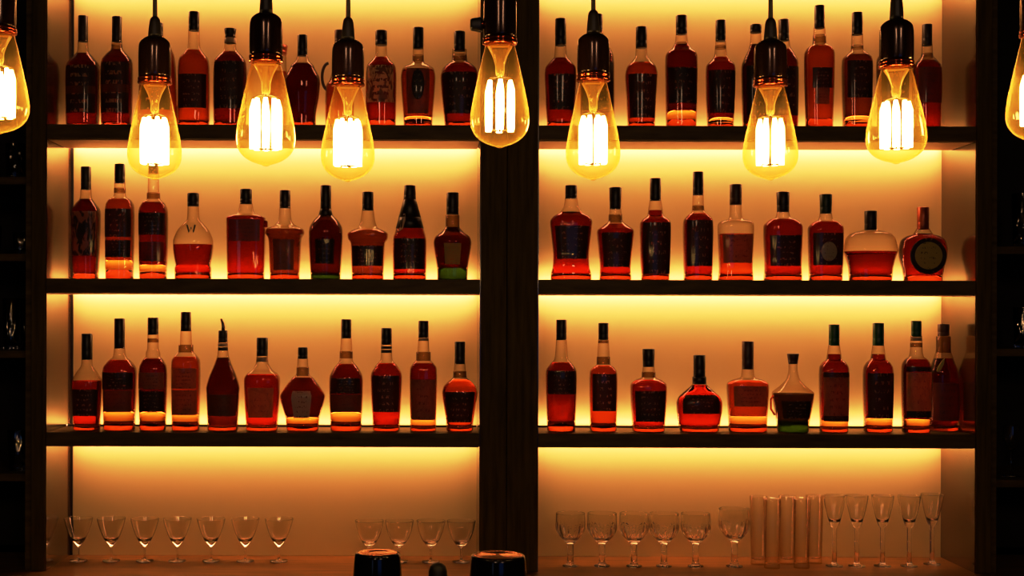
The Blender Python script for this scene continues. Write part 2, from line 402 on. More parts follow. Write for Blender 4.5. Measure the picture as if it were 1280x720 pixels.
def x_pourer(t, s, Z, u, dpt, hw_at):
    bm = bmesh.new(); tube(bm, [(0, 0, Z(414)), (.001, 0, Z(409)), (-.001, 0, Z(404)), (-.006, 0, Z(398.5))], [.0058, .0050, .0040, .0028], 12)
    link('pour_spout', bm, M['cap_steel'], t)
def x_loop(t, s, Z, u, dpt, hw_at):
    bm = bmesh.new(); pts = []
    for i in range(13):
        a = -PI / 2 + PI * 1.0 * i / 12 + PI
        pts.append((-14 * u + 8 * u * math.cos(a) * 1.0, 0, Z(96) + 17 * u * math.sin(a)))
    tube(bm, pts, .0045, 10); link('handle', bm, M['cap_brown'], t)
def x_tag(t, s, Z, u, dpt, hw_at):
    bm = bmesh.new()
    pts = [(-4, 448), (-6, 449), (-12, 457), (-14.5, 463), (-13, 464.5), (-9, 461), (-5, 454)]
    f = [bm.verts.new((px * u, -.033 - (py - 448) * .0003, Z(py))) for px, py in pts]; bm.faces.new(f)
    r = bmesh.ops.extrude_face_region(bm, geom=bm.faces[:])
    for v in r['geom']:
        if isinstance(v, bmesh.types.BMVert): v.co.y += .001
    bmesh.ops.recalc_face_normals(bm, faces=bm.faces); link('hang_tag', bm, M['tag'], t, smooth=False)
def disc_part(t, name, z, r, yy, m, thick=.002, rz=None):
    bm = bmesh.new(); lathe(bm, [(0, r * .97, (rz or r) * .97, 2), (.0005, r, rz or r, 2), (thick, r, rz or r, 2), (thick + .0004, r * .95, (rz or r) * .95, 2)], seg=40)
    for v in bm.verts: v.co = Vector((v.co.x, yy - v.co.z, z + v.co.y))
    bmesh.ops.recalc_face_normals(bm, faces=bm.faces)
    return link(name, bm, m, t)
def x_medal(t, s, Z, u, dpt, hw_at):
    yy = -dpt(hw_at(Z(320))) - .0005
    disc_part(t, 'label', Z(321), 22.5 * u, yy, M['lab_black'], .0018)
    disc_part(t, 'medallion', Z(320.5), 17 * u, yy - .0028, M['lab_olive'], .001)
def x_emblem(t, s, Z, u, dpt, hw_at):
    bm = bmesh.new(); yy = -dpt(hw_at(Z(287))) - .0012
    pts = [(-5, 282), (-2.6, 291), (0, 285), (2.6, 291), (5, 282)]
    tube(bm, [(a * u, yy, Z(b)) for a, b in pts], .0026, 8); link('emblem', bm, M['blacklab'], t)
def x_oval(t, s, Z, u, dpt, hw_at):
    disc_part(t, 'label_patch', Z(315), 9.8 * u, -dpt(hw_at(Z(315))) - .0012, M['lab_pink'], .0006, 12 * u)
def x_crest(t, s, Z, u, dpt, hw_at):
    disc_part(t, 'label_patch', Z(108), 8 * u, -dpt(hw_at(Z(108))) - .0012, M['lab_black'], .0006, 19 * u)
def x_tab(t, s, Z, u, dpt, hw_at):
    link('side_tab', bx(23.2 * u, 26.4 * u, -.012, .012, Z(284), Z(276), bev=.001), M['liq_deep'], t)
def x_slash(t, s, Z, u, dpt, hw_at):
    bm = bmesh.new()
    pts = [(-7.6, 268), (-5.2, 268), (-5.0, 276), (-8.2, 287), (-13.2, 290), (-11, 281)]
    f = []
    for a, b in pts:
        hw = max(hw_at(Z(b)), abs(a) + .5); f.append(bm.verts.new((a * u, -hw * u * math.sqrt(max(.05, 1 - (a / hw) ** 2)) - .0015, Z(b))))
    bm.faces.new(f); link('foil_slash', bm, M['white'], t, smooth=False)
def x_ear(t, s, Z, u, dpt, hw_at):
    bm = bmesh.new()
    tube(bm, [(-24.0 * u, 0, Z(494)), (-27.5 * u, 0, Z(499)), (-27.5 * u, 0, Z(511)), (-22.5 * u, 0, Z(519))], .003, 10); link('handle', bm, M['base'], t)

# ---- top row, left bay
r = 'L1'
bottle(r, 103, 'dark red bottle with long black cap', (20, 52, 6), [(51, 6.3), (58, 6.5), (65, 7), (73, 14), (82, 21.5), (150, 20.5), ('b', 20)], (67, 'deep'), [(84, 143, 'darkb')], y=.15)
bottle(r, 145.3, 'dark bottle with gold banded label and tall cap', (21, 52.5, 6), [(51, 6.3), (62, 7), (69, 14), (77, 20), (150, 19.3), ('b', 19)], (62.5, 'deep'), [(80, 143, 'darkb')], bands=[(55, 63, 6.9, 'tan')], y=.12)
bottle(r, 197, 'wide dark bottle half hidden by a pendant bulb', (29, 45, 6), [(44, 6.3), (50, 8), (56, 14), (70, 20.5), (100, 23), ('b', 25.5)], (60, 'amber'), [(85, 140, 'dark', .8)], y=.09)
bottle(r, 241.6, 'bright orange-red bottle with black square label', (15, 38.5, 6.7), [(37.5, 7), (60, 7.6), (66, 12), (75, 19.5), (150, 20), ('b', 19.5)], (63, 'amber'), [(95, 137, 'black')], n=2.6)
bottle(r, 287, 'dark bottle with short round stopper', (36, 47, 7.6, 6), [(46, 7), (63, 7.6), (70, 15), (78, 21), (150, 20.5), ('b', 20.3)], (65, 'deep'), [(79, 138, 'dark')], bands=[(48, 54, 7.5, 'white')])
bottle(r, 346, 'narrow copper capped bottle half hidden by pendant bulb', (57, 68, 13, 11.5), [(67, 11), (84, 11.4), (96, 13), (150, 13.5), ('b', 13)], (90, 'amber'), y=.165, dep=.9, capm='cap_copper')
bottle(r, 377.3, 'squat dark bottle with wide shoulders and long neck', (44, 70, 6.2), [(69, 6.4), (76, 8), (83, 15), (86, 15.5), (88, 17), (98, 22.5), (120, 21), (142, 17), ('b', 17)], (80, 'dark'), y=.07)
bottle(r, 424, 'jug bottle with loop handle behind a bulb', (38, 54, 6.6), [(53, 6.8), (80, 8), (100, 12), (108, 18), (150, 18), ('b', 17.5)], (98, 'amber'), y=.16, extra=x_loop, capm='cap_brown')
bottle(r, 475.7, 'amber bottle with pale gold scribbled label', (38.5, 56.6, 7.4), [(55, 7), (70, 7.2), (76, 12), (84, 19.5), (150, 19), ('b', 18.8)], (72, 'red'), [(84, 130, 'gold', .9)], base=10)
bottle(r, 522, 'arched orange bottle with dark crest', (34.7, 61, 6.7), [(60, 6.8), (78, 7), (82, 14), (86, 20), (96, 22), (120, 20.5), (148, 18.2), ('b', 18)], (88, 'amber'), [(88, 144, 'rust', .72)], extra=x_crest, bands=[(69, 78, 7.2, 'tan')], base=14)
bottle(r, 573.6, 'dark round-shouldered bottle tapering to its base', (39.6, 63.7, 6.9), [(62, 9), (77, 9.5), (80, 15), (86, 21.5), (96, 24), (120, 22), (148, 19), ('b', 18.6)], (80, 'red'), [(93, 144, 'black')], bands=[(68, 77, 9.2, 'tan')])
# ---- top row, right bay
r = 'R1'
bottle(r, 700, 'red bottle with floating black cap, next to centre post', (23.6, 57, 6.8), [(56, 7), (72, 8), (77, 13), (84, 19), (94, 20), (125, 18.5), (150, 17), ('b', 16.8)], (73, 'red'), [(95, 139, 'dark', .86)])
bottle(r, 746, 'dark bottle half hidden by a pendant bulb', (18, 40, 6.5), [(39, 7), (52, 8), (60, 16), (72, 21), (150, 21.5), ('b', 21)], (60, 'deep'), [(80, 140, 'dark')], y=.10)
bottle(r, 801, 'waisted red bottle with dark label to its base', (33.8, 60, 7), [(59, 7), (71, 7.5), (77, 12), (83, 18), (93, 20.5), (120, 18.5), (150, 17.3), ('b', 17)], (79, 'amber'), [(95, 149, 'dark')])
bottle(r, 851, 'tall dark red bottle with clear amber band', (19.6, 43, 7), [(42, 7), (54, 8), (61, 12), (66, 18.5), (72, 20.3), (150, 19), ('b', 18.8)], (56, 'deep'), [(87, 131, 'black', .95)], base=22, bands=[(53.5, 58, 8, 'tan')])
bottle(r, 900, 'slim red bottle with ringed neck and dark label', (25.5, 51.5, 6.3), [(50.5, 6.4), (70, 7.6), (76, 12), (82, 18.5), (120, 18), (150, 16.5), ('b', 16.3)], (72, 'red'), [(90, 143, 'black', .95)], bands=[(57, 61, 6.8, 'tan')], base=14)
bottle(r, 944, 'dark brown bottle with short cap beside a bulb', (31, 41, 7), [(40, 6.5), (53, 7), (62, 9), (72, 14), (82, 18), (120, 17), ('b', 16)], (56, 'dark'), [(84, 146, 'dark', .85)], y=.07)
bottle(r, 979, 'dark red bottle half hidden by a bulb', (24.5, 51, 6.5), [(50, 7), (60, 8), (67, 13), (78, 18.3), ('b', 17.5)], (62, 'deep'), [(85, 146, 'dark')], y=.15)
bottle(r, 1023.5, 'pale amber bottle with dark goblet-shaped label', (7, 35.4, 6.2), [(34.5, 7), (50, 8), (56, 9), (60, 15), (66, 18.3), (110, 17.5), (150, 16.3), ('b', 16.2)], (58, 'amber'), [(87, 112, 'dark', .72), (112, 132, 'brown', .52)], n=3, base=13, bands=[(44, 55, 8.2, 'tan')])
bottle(r, 1070.7, 'brown bottle with large dark picture label', (15.8, 43.7, 6.5), [(42.5, 7), (64, 7.6), (68, 13), (74, 18.5), (150, 17), ('b', 16.8)], (69, 'brown'), [(78, 124, 'dark', .92)], n=3, bands=[(57, 61, 7.6, 'tan')], base=16)
bottle(r, 1115, 'red bottle mostly behind the rightmost full bulb', (30, 52, 6.3), [(51, 6.6), (62, 8), (68, 16), (76, 20), ('b', 18)], (66, 'red'), [(85, 140, 'dark')], y=.12)
bottle(r, 1158, 'dark red bottle touching the right side wall', (30.7, 57, 6.1), [(56, 6.5), (70, 7), (76, 12), (84, 18), ('b', 17)], (76, 'red'), [(86, 130, 'redb', .88)], bands=[(67, 73, 7, 'tan')], y=.16)
# ---- middle row, left bay
r = 'L2'
bottle(r, 107.2, 'angular dark bottle with mottled picture label', (208.4, 237, 6.2), [(236, 6.6), (248, 7.2), (256, 13), (263, 18), (300, 17), ('b', 15.6)], (249, 'deep'), [(265, 320, 'art', .93)], n=3, y=.15)
bottle(r, 149.5, 'orange bottle with two stacked black labels', (205, 229, 6.5), [(228, 6.8), (246, 7.2), (250, 14), (258, 18), ('b', 17)], (249, 'amber'), [(262, 297, 'black', .97), (301, 322, 'black', .95)], n=3, base=24, bands=[(235, 241, 7.4, 'tan')], y=.11)
bottle(r, 191.5, 'red bottle with two dark labels under a bulb', (195, 217, 6.3), [(216, 6.6), (240, 7), (249, 8.2), (254, 14), (263, 18.2), ('b', 16.8)], (253, 'red'), [(267, 294, 'black', .97), (303, 327, 'redb', .95)], n=3, bands=[(241, 248.5, 8.3, 'tan')], base=18)
bottle(r, 241.3, 'round flask half full of red spirit', (241.5, 258, 7.2), [(257, 7), (275, 7.6), (279, 12), (288, 20), (300, 25), (312, 25), (324, 23.2), (332, 21.5), (335, 23), ('b', 23)], (305.7, 'red'), n=2.2, dep=.7, extra=x_emblem)
bottle(r, 307.3, 'boxy deep red bottle with square shoulders', (236.5, 255, 7.4), [(254, 8), (267, 10), (269, 18), (272, 24), (276, 24), ('b', 23)], (270, 'red'), [(275, 302, 'redb', .85)], n=4, dep=.6, extra=x_tab)
bottle(r, 356, 'brown crystal bottle with flared shoulder lip', (238, 260, 6.8), [(259, 7), (276, 8), (282, 13), (286, 23.5), (292, 24.5), (297, 21), (304, 20), ('b', 18.6)], (287, 'brown'), [(300, 338, 'rust', .7)], n=2.6, y=.09)
bottle(r, 407, 'dark wine-shaped bottle with long black neck foil', (231.8, 262, 6.7), [(261, 6.8), (269, 8.5), (276, 16), (285, 21), (300, 21.3), ('b', 19)], (268, 'dark'), [(300, 330, 'dark', .6)], dep=.95, n=2, bands=[(261.5, 270, (7, 9.2), 'blacklab')], foot='gbase')
bottle(r, 459.6, 'wide-shouldered brown bottle with clear flared neck', (240, 263, 7), [(262, 7.4), (276, 9), (285, 12), (288, 20), (292, 25.7), (299, 25), (304, 21), ('b', 20.2)], (288, 'brown'), [(308, 333, 'dark', .95)], n=2.6)
bottle(r, 512, 'red bottle with tall tapering black foil neck', (231.8, 250, 7, 7.8), [(249, 7.8), (272, 13.5), (286, 17), (298, 21), (320, 21), ('b', 21)], (286, 'red'), [(299, 337, 'black', .94)], dep=.9, bands=[(249.5, 272, (8.1, 14), 'blacklab'), (272, 286, (14, 17.5), 'blacklab')], extra=x_slash)
bottle(r, 565.4, 'green-footed dark bottle with orange square label', (240.8, 268, 7.6), [(267, 7.8), (284, 8.4), (290, 14), (296, 22), (303, 24), (318, 22), (333, 19.5), ('b', 19)], (284, 'dark'), [(305, 331, 'orange', .48)], base=15, bands=[(269, 288, 8.8, 'tan')], foot='gbase')
# ---- middle row, right bay
r = 'R2'
bottle(r, 713.7, 'largest red bottle with splayed foot by centre post', (231.8, 248, 7.4), [(247, 7.6), (258, 9), (266, 14), (270, 22), (276, 26.7), (295, 24.5), (318, 22), (334, 22.8), (341, 25), ('b', 25.5)], (265, 'red'), [(283, 324, 'black', .88)], n=3, dep=.6)
bottle(r, 769, 'waisted red bottle with black cap and label', (234.4, 261.5, 7.9, 7), [(260.5, 7.2), (277, 8.6), (281, 14), (287, 22.5), (292, 23), (315, 20.5), (334, 19), ('b', 20)], (280, 'red'), [(292, 334, 'black', .88)], n=2.6, bands=[(268, 278, 8.6, 'tan')])
bottle(r, 819, 'nearly black bottle with liquid up its neck', (223, 251, 6.9), [(250, 7.2), (262, 9), (270, 10), (274, 16), (279, 19.3), (320, 18.4), ('b', 17.4)], (263, 'red'), [(279, 343, 'black', .97)], n=2.8)
bottle(r, 872.4, 'tallest slim red bottle with black label', (214.8, 244, 6.6), [(243, 6.8), (256, 7.2), (265, 8), (270, 14), (276, 18.7), ('b', 17.4)], (267, 'red'), [(276, 333, 'black', .93)], n=3, bands=[(257, 263, 7.4, 'tan')])
bottle(r, 919.5, 'clear-topped square bottle of pale brown spirit', (230.6, 256, 7.4), [(255, 7.2), (274, 8), (276.5, 18), (280, 22), (300, 21.5), (335, 20), ('b', 21.4)], (292.7, 'amber'), [(294, 329, 'brown', .92)], n=3.5, dep=.7, capm='cap_brown')
bottle(r, 978.5, 'broad red bottle with black label and flared cap', (240, 265, 8, 7.4), [(264, 7.4), (272, 9), (275, 17), (281, 23.5), (290, 24), (330, 22.3), ('b', 23.4)], (274, 'red'), [(295, 333, 'black', .86)], n=3, dep=.65)
bottle(r, 1032, 'red bottle with dark green cap and pinkish patch', (243, 267, 7.7, 7), [(266, 7.2), (275, 9), (278, 16), (284, 21.8), (300, 21.5), ('b', 20.4)], (277, 'red'), [(292, 332, 'black', .92)], n=3, dep=.65, capm='cap_dgreen', extra=x_oval)
bottle(r, 1088, 'low wide decanter bottle, clear top, half full', (263.7, 288, 7.4), [(287, 8), (289, 14), (292, 25), (298, 30), (306, 32), (313, 33.3), (315, 33), (322, 30), (334, 27.3), ('b', 26.3)], (314.5, 'red'), n=2.6, dep=.62)
bottle(r, 1153.5, 'round red bottle with gold medallion in black ring', (259, 287, 7.2), [(286, 8), (293, 12), (295, 20), (300, 27), (312, 30), (323, 29), (335, 25.5), ('b', 23.5)], (292, 'red'), (), n=2.5, dep=.6, capm='cap_copper', extra=x_medal, y=.15)
# ---- bottom bottle row, left bay
r = 'L3'
bottle(r, 109, 'part-empty bottle with conical clear shoulder', (417, 449.6, 6.6), [(448.5, 6.6), (457, 7), (466, 13), (476, 19), (500, 18.2), ('b', 16.6)], (475.8, 'red'), [(486, 519, 'dark', .92)], n=2.6)
bottle(r, 149.7, 'red bottle with slanted black upper label', (398, 435.5, 6.4), [(434.5, 6.6), (446, 8), (451, 14), (460, 21), (500, 20.5), ('b', 19.3)], (450, 'red'), [(465, 486, 'black', .97), (487, 514, 'rust', .92)], n=2.6, base=25)
bottle(r, 191.5, 'bottle with bulged neck and greyish upper label', (397, 418.5, 6.7), [(417.5, 6.8), (436, 7), (441, 9), (446, 9), (450, 13), (460, 17.8), ('b', 16.6)], (448, 'deep'), [(465, 486, 'brown', .95), (488, 514, 'black', .95)], base=25, bands=[(423, 428, 7.1, 'tan')])
bottle(r, 232.6, 'tallest orange-brown bottle with twin brown labels', (390, 414, 6.4), [(413, 6.8), (430, 7.4), (440, 9.5), (445, 14), (451, 18), ('b', 17)], (446, 'amber'), [(460, 485, 'brown', .9), (487, 518, 'brown', .95)], n=3, base=22, bands=[(431, 440.5, 9.3, 'tan')])
bottle(r, 279, 'teardrop dark bottle with curved steel pour spout', (413, 428, 5.7), [(427, 6), (444, 6.8), (456, 11), (470, 17), (484, 21), (492, 20.5), ('b', 19)], (447, 'dark'), [(492, 519, 'rust', .95)], dep=.9, n=2.1, bands=[(429, 433, 6.4, 'white'), (434, 438, 6.4, 'blacklab')], extra=x_pourer)
bottle(r, 328, 'square-shouldered amber bottle with brown label', (422, 445, 7), [(444, 7), (454, 7.6), (462, 12), (467, 19), (473, 22.5), (500, 21.5), ('b', 19.6)], (468, 'red'), [(484, 521, 'tan', .78)], n=3, bands=[(447, 452, 7.2, 'white')])
bottle(r, 378.7, 'hexagon-shaped dark bottle with silver label', (434, 448.5, 6.1), [(447.5, 6.4), (468, 7.6), (473, 14), (484, 22), (494.5, 28.7), (506, 26), (521, 21.5), ('b', 20)], (472, 'dark'), [(488, 521.5, 'grey', .47)], n=2.6, dep=.62, bands=[(459, 470, 7.9, 'tan')], base=18)
bottle(r, 433, 'round-shouldered dark bottle with brown slanted band', (399, 423, 6.4), [(422, 6.8), (438, 7.6), (452, 8.4), (459, 15), (470, 21.3), (500, 21), ('b', 19.4)], (455, 'deep'), [(472, 491, 'dark', .9), (492, 514, 'rust', .96)], bands=[(439, 448, 8.3, 'tan')], base=24)
bottle(r, 483.3, 'red bottle with ringed black neck', (410, 431, 6.6), [(430, 6.7), (450, 7.2), (456, 13), (467, 19.8), (490, 19.2), ('b', 17)], (454, 'red'), [(469, 514, 'dark', .9)], bands=[(433, 436, 6.9, 'blacklab'), (437.5, 441, 6.9, 'blacklab')])
bottle(r, 529.5, 'tall slim red bottle with dark brown label', (401, 422, 6.3), [(421, 6.6), (440, 7.4), (450, 9), (454, 13), (460, 17.4), ('b', 16.4)], (454, 'red'), [(474, 524, 'brown', .93)], n=2.8, bands=[(422.5, 426, 6.7, 'white'), (440, 451, 9.2, 'tan')], base=15)
bottle(r, 575, 'short heart-shaped red bottle at the shelf end', (427, 455, 6.5), [(454, 6.8), (472, 8.2), (476, 14), (483, 20.5), (491, 22.6), (515, 19), (531, 16.8), ('b', 16.8)], (474, 'amber'), [(489, 527, 'black', .88)], bands=[(464, 472, 8.3, 'tan')])
# ---- bottom bottle row, right bay
r = 'R3'
bottle(r, 702, 'bottle with black upper label and sparkling lower half', (399.6, 425, 6.4), [(424, 6.6), (449, 8.2), (455, 14), (463, 19.5), (500, 18.8), ('b', 17.8)], (453, 'red'), [(463, 492, 'black', .97)], base=13)
bottle(r, 754.5, 'slim orange-red bottle with long dark label', (403.6, 425, 6.3), [(424, 6.6), (446, 7.8), (456, 8.4), (459, 13), (465, 17.6), ('b', 16.6)], (457, 'amber'), [(467, 513, 'dark', .9)], n=2.8, base=11, bands=[(425.5, 429, 6.5, 'tan'), (446, 455.5, 8.5, 'tan')])
bottle(r, 811, 'short square-shouldered red bottle with black label', (436, 458.6, 7.6, 7), [(457.5, 7.2), (472, 8.4), (475, 16), (480, 22.6), (500, 22), ('b', 20)], (475, 'red'), [(488, 526, 'black', .9)], n=3, bands=[(465, 472, 8.6, 'tan')])
bottle(r, 874.5, 'broad onion-shaped glossy red bottle', (443.7, 471, 7.3), [(470, 7.4), (481, 9), (487, 16), (496, 26), (503, 28.7), (515, 28.2), (530, 26), ('b', 24.5)], (481, 'red'), [(493, 516, 'black', .86)], n=2.4, dep=.62, bands=[(471, 480, 8.6, 'blacklab')])
bottle(r, 935, 'orange square bottle with reddish brown cap', (426.5, 461.5, 7.3, 7), [(460.5, 7.2), (472, 8.4), (474.5, 18), (479, 25.2), (486, 25.6), ('b', 23.2)], (476, 'amber'), [(482, 507, 'brown', .85)], n=3.2, dep=.65, base=20, capm='cap_brown')
bottle(r, 991.5, 'ship decanter with green foot and flared stopper', (442, 455, 7.4, 5.6), [(454, 5.4), (464, 5.4), (474, 8), (481, 14), (486, 20), (490, 25), (493, 25.6), (510, 23), (527, 20), ('b', 19)], (492, 'black'), [(500, 522, 'dark', .8)], n=2.6, base=15, capm='cap_brown', extra=x_ear, foot='gbase')
bottle(r, 1042.8, 'green capped bottle with brown label, left of three', (405.5, 432, 6.6), [(431, 6.9), (441, 8.4), (450, 9.6), (453, 14), (460, 18.2), ('b', 17)], (442.6, 'red'), [(465, 471, 'black', .95), (471, 519, 'brown', .95), (519, 526, 'black', .95)], n=2.8, capm='cap_green', base=15)
bottle(r, 1098, 'green capped bottle with nearly black label, middle of three', (403.6, 432, 6.9), [(431, 7), (441, 8.4), (450, 9.8), (453, 14), (461, 18.3), ('b', 17)], (442.6, 'red'), [(466, 522, 'black', .95)], n=2.8, capm='cap_green', base=18)
bottle(r, 1145.5, 'green capped bottle with brown label and ringed neck', (401, 421, 6.2), [(420, 6.8), (440, 7.6), (446, 9), (450, 14), (457, 17.6), ('b', 16.6)], (449, 'red'), [(458, 464, 'black', .95), (465, 513, 'tan', .95), (513, 521, 'black', .95)], n=2.8, y=.06, capm='cap_green', bands=[(421.5, 426, 6.9, 'white'), (428.5, 434, 7.4, 'tan')], base=18)
bottle(r, 1179.5, 'brown capped bottle with hanging yellow-green tag', (405, 420, 7), [(419, 7), (440, 9), (452, 13), (465, 18), ('b', 18.2)], (448, 'deep'), [(478, 525, 'redb', .94)], n=2.4, y=.12, capm='cap_brown', bands=[(420.5, 441, 8.8, 'tan')], extra=x_tag)
SHELFNAME = {'L1': 'top left shelf', 'R1': 'top right shelf', 'L2': 'middle left shelf', 'R2': 'middle right shelf', 'L3': 'bottom left shelf', 'R3': 'bottom right shelf'}
for row, lst in ROWS.items():
    lst.sort(key=lambda s: s['cx'])
    for i, s in enumerate(lst):
        words = s['look'].split()
        build_bottle(s, row, '%s, %s along %s' % (s['look'], ORD[i], SHELFNAME[row]), 'bottles on the ' + SHELFNAME[row])

# ------------------------------------------------------------------ glasses on the back counter
def place_glass(name, label, cat, prof, cx, y, ztop_surface, group, m='stemware', seg=32, warp=None):
    """prof (z, r) in metres: outside from foot upwards then inside back down"""
    org = at(cx, 690, y); org.z = ztop_surface + .0006
    bm = bmesh.new(); rings = []
    top = max(range(len(prof)), key=lambda q: prof[q][0])
    for q, (z, r) in enumerate(prof):
        ring = []
        for i in range(seg):
            a = 2 * PI * i / seg; k = 1.0
            if warp and q < top: k = warp(z, a)
            ring.append(bm.verts.new((r * k * math.cos(a), r * k * math.sin(a), z)))
        rings.append(ring)
    for a, b in zip(rings[:-1], rings[1:]):
        for i in range(seg): bm.faces.new((a[i], a[(i + 1) % seg], b[(i + 1) % seg], b[i]))
    bm.faces.new(list(reversed(rings[0]))); bm.faces.new(rings[-1])
    bmesh.ops.recalc_face_normals(bm, faces=bm.faces)
    o = link(name, bm, M[m]); o.location = org; tag(o, label, cat, group); return o
def stemmed(hgt, rim, cup_z, foot, stem, cupprof, wall=.0022, solid=.005):
    """cupprof: list of (t, k) t from bottom of the bowl 0..1 to rim, k relative radius"""
    p = [(0, foot * .96), (.0008, foot * .99), (.0016, foot), (.0026, foot * .985), (.0034, foot * .93), (.0046, foot * .55), (.006, stem * 1.5), (.012, stem), (cup_z - .006, stem), (cup_z, stem * 1.8)]
    outer = chaikin([(cup_z, stem * 1.8)] + [(cup_z + (hgt - cup_z) * t, rim * k) for t, k in cupprof], 2)
    inner = [(z, max(r - wall, .0008)) for z, r in reversed(outer) if z > cup_z + solid + .004]
    zl, rl = inner[-1]; inner += [(cup_z + solid + .0015, rl * .62), (cup_z + solid + .0003, rl * .3)]
    return p + outer[1:] + inner + [(inner[-1][0] - .0003, .0004)]
def zoff(py, y, cx=544): return at(cx, py, y).z - ZC
Y1 = .15
hC = zoff(649, Y1)
coupe = stemmed(hC, 18 * sc(Y1), zoff(684, Y1), 11 * sc(Y1), .0028, [(.10, .30), (.22, .46), (.45, .68), (.75, .88), (1, 1)], solid=.018)
for i, x in enumerate([98, 139, 180.8, 221.5, 263.8, 306.5, 348.6]):
    place_glass('cocktail_glass', 'clear V-shaped cocktail glass, %s from left on the back counter' % ORD[i], 'glass', coupe, x, Y1, ZC, 'V-shaped cocktail glasses in the left bay')
Y2 = .15
coupe2 = stemmed(zoff(651, Y2), 18.2 * sc(Y2), zoff(684, Y2), 11 * sc(Y2), .003, [(.10, .38), (.30, .64), (.6, .86), (1, 1)], solid=.013)
wh = ['leftmost of four, behind dark shaker tin', 'second of four, right of dark shaker tin', 'third of four, behind the muddler', 'rightmost of four, beside centre post']
for i, x in enumerate([461.6, 499, 538.5, 576.5]):
    place_glass('coupe_glass', 'clear round coupe glass, ' + wh[i], 'glass', coupe2, x, Y2, ZC, 'coupe glasses near the centre post')
Y3 = .09
gob = stemmed(zoff(641, Y3), 18.5 * sc(Y3), zoff(677, Y3), 9.8 * sc(Y3), .0090, [(.04, .44), (.18, .70), (.28, .80), (.36, .89), (.45, .95), (.56, .985), (.7, 1.0), (1, .98)], wall=.0028, solid=.010)
gz = [q[0] for q in gob]; h0c = zoff(673, Y3); h1c = zoff(652, Y3)
def cut2(z, a):
    if h0c < z < h1c: return 1 + .05 * math.sin(math.pi * (z - h0c) / (h1c - h0c)) * math.cos(20 * a)
    return 1.0
for i, x in enumerate([713, 752.5, 792.5, 830, 869.5, 918]):
    o = place_glass('crystal_goblet', 'short cut-crystal goblet, %s from the centre post' % ORD[i], 'glass', gob, x, Y3, ZC, 'cut-crystal goblets in the right bay', seg=120, warp=cut2)
    if i == 5: o.scale = (1.06, 1.06, 1.09)
Y4 = .10
flute = [(0, 9.5 * sc(Y4)), (.003, 9.6 * sc(Y4)), (.012, 9.2 * sc(Y4)), (zoff(621, Y4) - .001, 11 * sc(Y4)), (zoff(621, Y4), 10.8 * sc(Y4)), (zoff(621, Y4) - .001, 10.4 * sc(Y4)), (.016, 8.5 * sc(Y4)), (.014, 7 * sc(Y4)), (.013, .0005)]
for i, (x, y) in enumerate([(948, .13), (965, .07), (984, .14), (1002, .075), (1018, .15)]):
    place_glass('highball_glass', 'tall straight clear highball glass, %s of five right of the goblets' % ORD[i], 'glass', flute, x, y, ZC, 'tall highball glasses in the right bay', m='thinware')
pils = stemmed(zoff(618, Y4), 14 * sc(Y4), zoff(656, Y4), 10.5 * sc(Y4), .0065, [(.1, .46), (.3, .62), (.7, .88), (1, 1)], wall=.0016, solid=.012)
for i, x in enumerate([1043, 1071, 1103, 1136.5, 1165]):
    place_glass('pilsner_glass', 'tall long-stemmed footed glass, %s toward the right wall' % ORD[i], 'glass', pils, x, Y4 + (.03 if i == 4 else 0), ZC, 'long-stemmed glasses at the right end')

# ------------------------------------------------------------------ dim side cabinets with glasses
def side_cabinet(x0, x1, shelves, label):
    u = thing('side_cabinet', label, 'cabinet', ((x0 + x1) / 2, 0, 0))
    ox = (x0 + x1) / 2
    def part(n, b, m):
        o = link(n, b, m, u, smooth=False)
        for v in o.data.vertices: v.co.x -= ox
    part('back_panel', bx(x0, x1, .42, .44, ZC, 2.56), M['wall'])
    part('side_panel', bx(x0, x0 + .02, .02, .42, ZC, 2.56), M['wood'])
    part('side_panel', bx(x1 - .02, x1, .02, .42, ZC, 2.56), M['wood'])
    for z in shelves: part('shelf', bx(x0 + .0205, x1 - .0205, .06, .415, z - .022, z, bev=.002), M['wood'])
yG = .14
def zsd(py, y=.06): return at(0, py, y).z
LSH = [zsd(221), zsd(317), zsd(438), zsd(592)]
side_cabinet(xf(-330), xf(38), LSH, 'dark shadowed side cabinet of glassware left of the glowing shelves')
zr = lambda py: H - (py - CY - .0026 * 720) / F * (D + .06)
RSH = [zr(308), zr(436), zr(600)]
side_cabinet(xf(1241), xf(1560), RSH, 'dark shadowed side cabinet of glassware right of the glowing shelves')
tum = lambda h, r: [(0, r * .85), (.002, r * .86), (h - .001, r), (h, r * .98), (h - .001, r * .95), (.012, r * .80), (.011, .0005)]
for x, z, h, r, lab in ((18, LSH[0], .105, .030, 'tall clear glass on dark left cabinet, uppermost visible shelf'), (24, LSH[1], .066, .022, 'small clear tumbler on dark left cabinet, second shelf'),
        (-12, LSH[1], .085, .030, 'clear tumbler cut by the photo edge, left cabinet second shelf'), (13, LSH[2], .150, .024, 'tall clear glass in dark left cabinet, left of a pair'), (33, LSH[2], .150, .020, 'tall clear glass in dark left cabinet, right of a pair'),
        (22, LSH[3], .120, .030, 'dim clear glass on lowest shelf of dark left cabinet')):
    place_glass('tumbler', lab, 'glass', tum(h, r), min(x, 38), yG, z, 'glassware in the dark left cabinet')
for x, z, h, r, lab in ((1277, RSH[0], .16, .030, 'dim clear glass on upper shelf of dark right cabinet'), (1278, RSH[1], .12, .028, 'dim clear glass on middle shelf of dark right cabinet'), (1264, RSH[2], .150, .026, 'faint stemmed glass on low shelf of dark right cabinet')):
    if 'stemmed' in lab:
        place_glass('wine_glass', lab, 'glass', stemmed(h, r, h * .5, .026, .003, [(.2, .6), (.5, .95), (1, .85)]), x, yG, z, 'glassware in the dark right cabinet')
    else:
        place_glass('tumbler', lab, 'glass', tum(h, r), x, yG, z, 'glassware in the dark right cabinet')

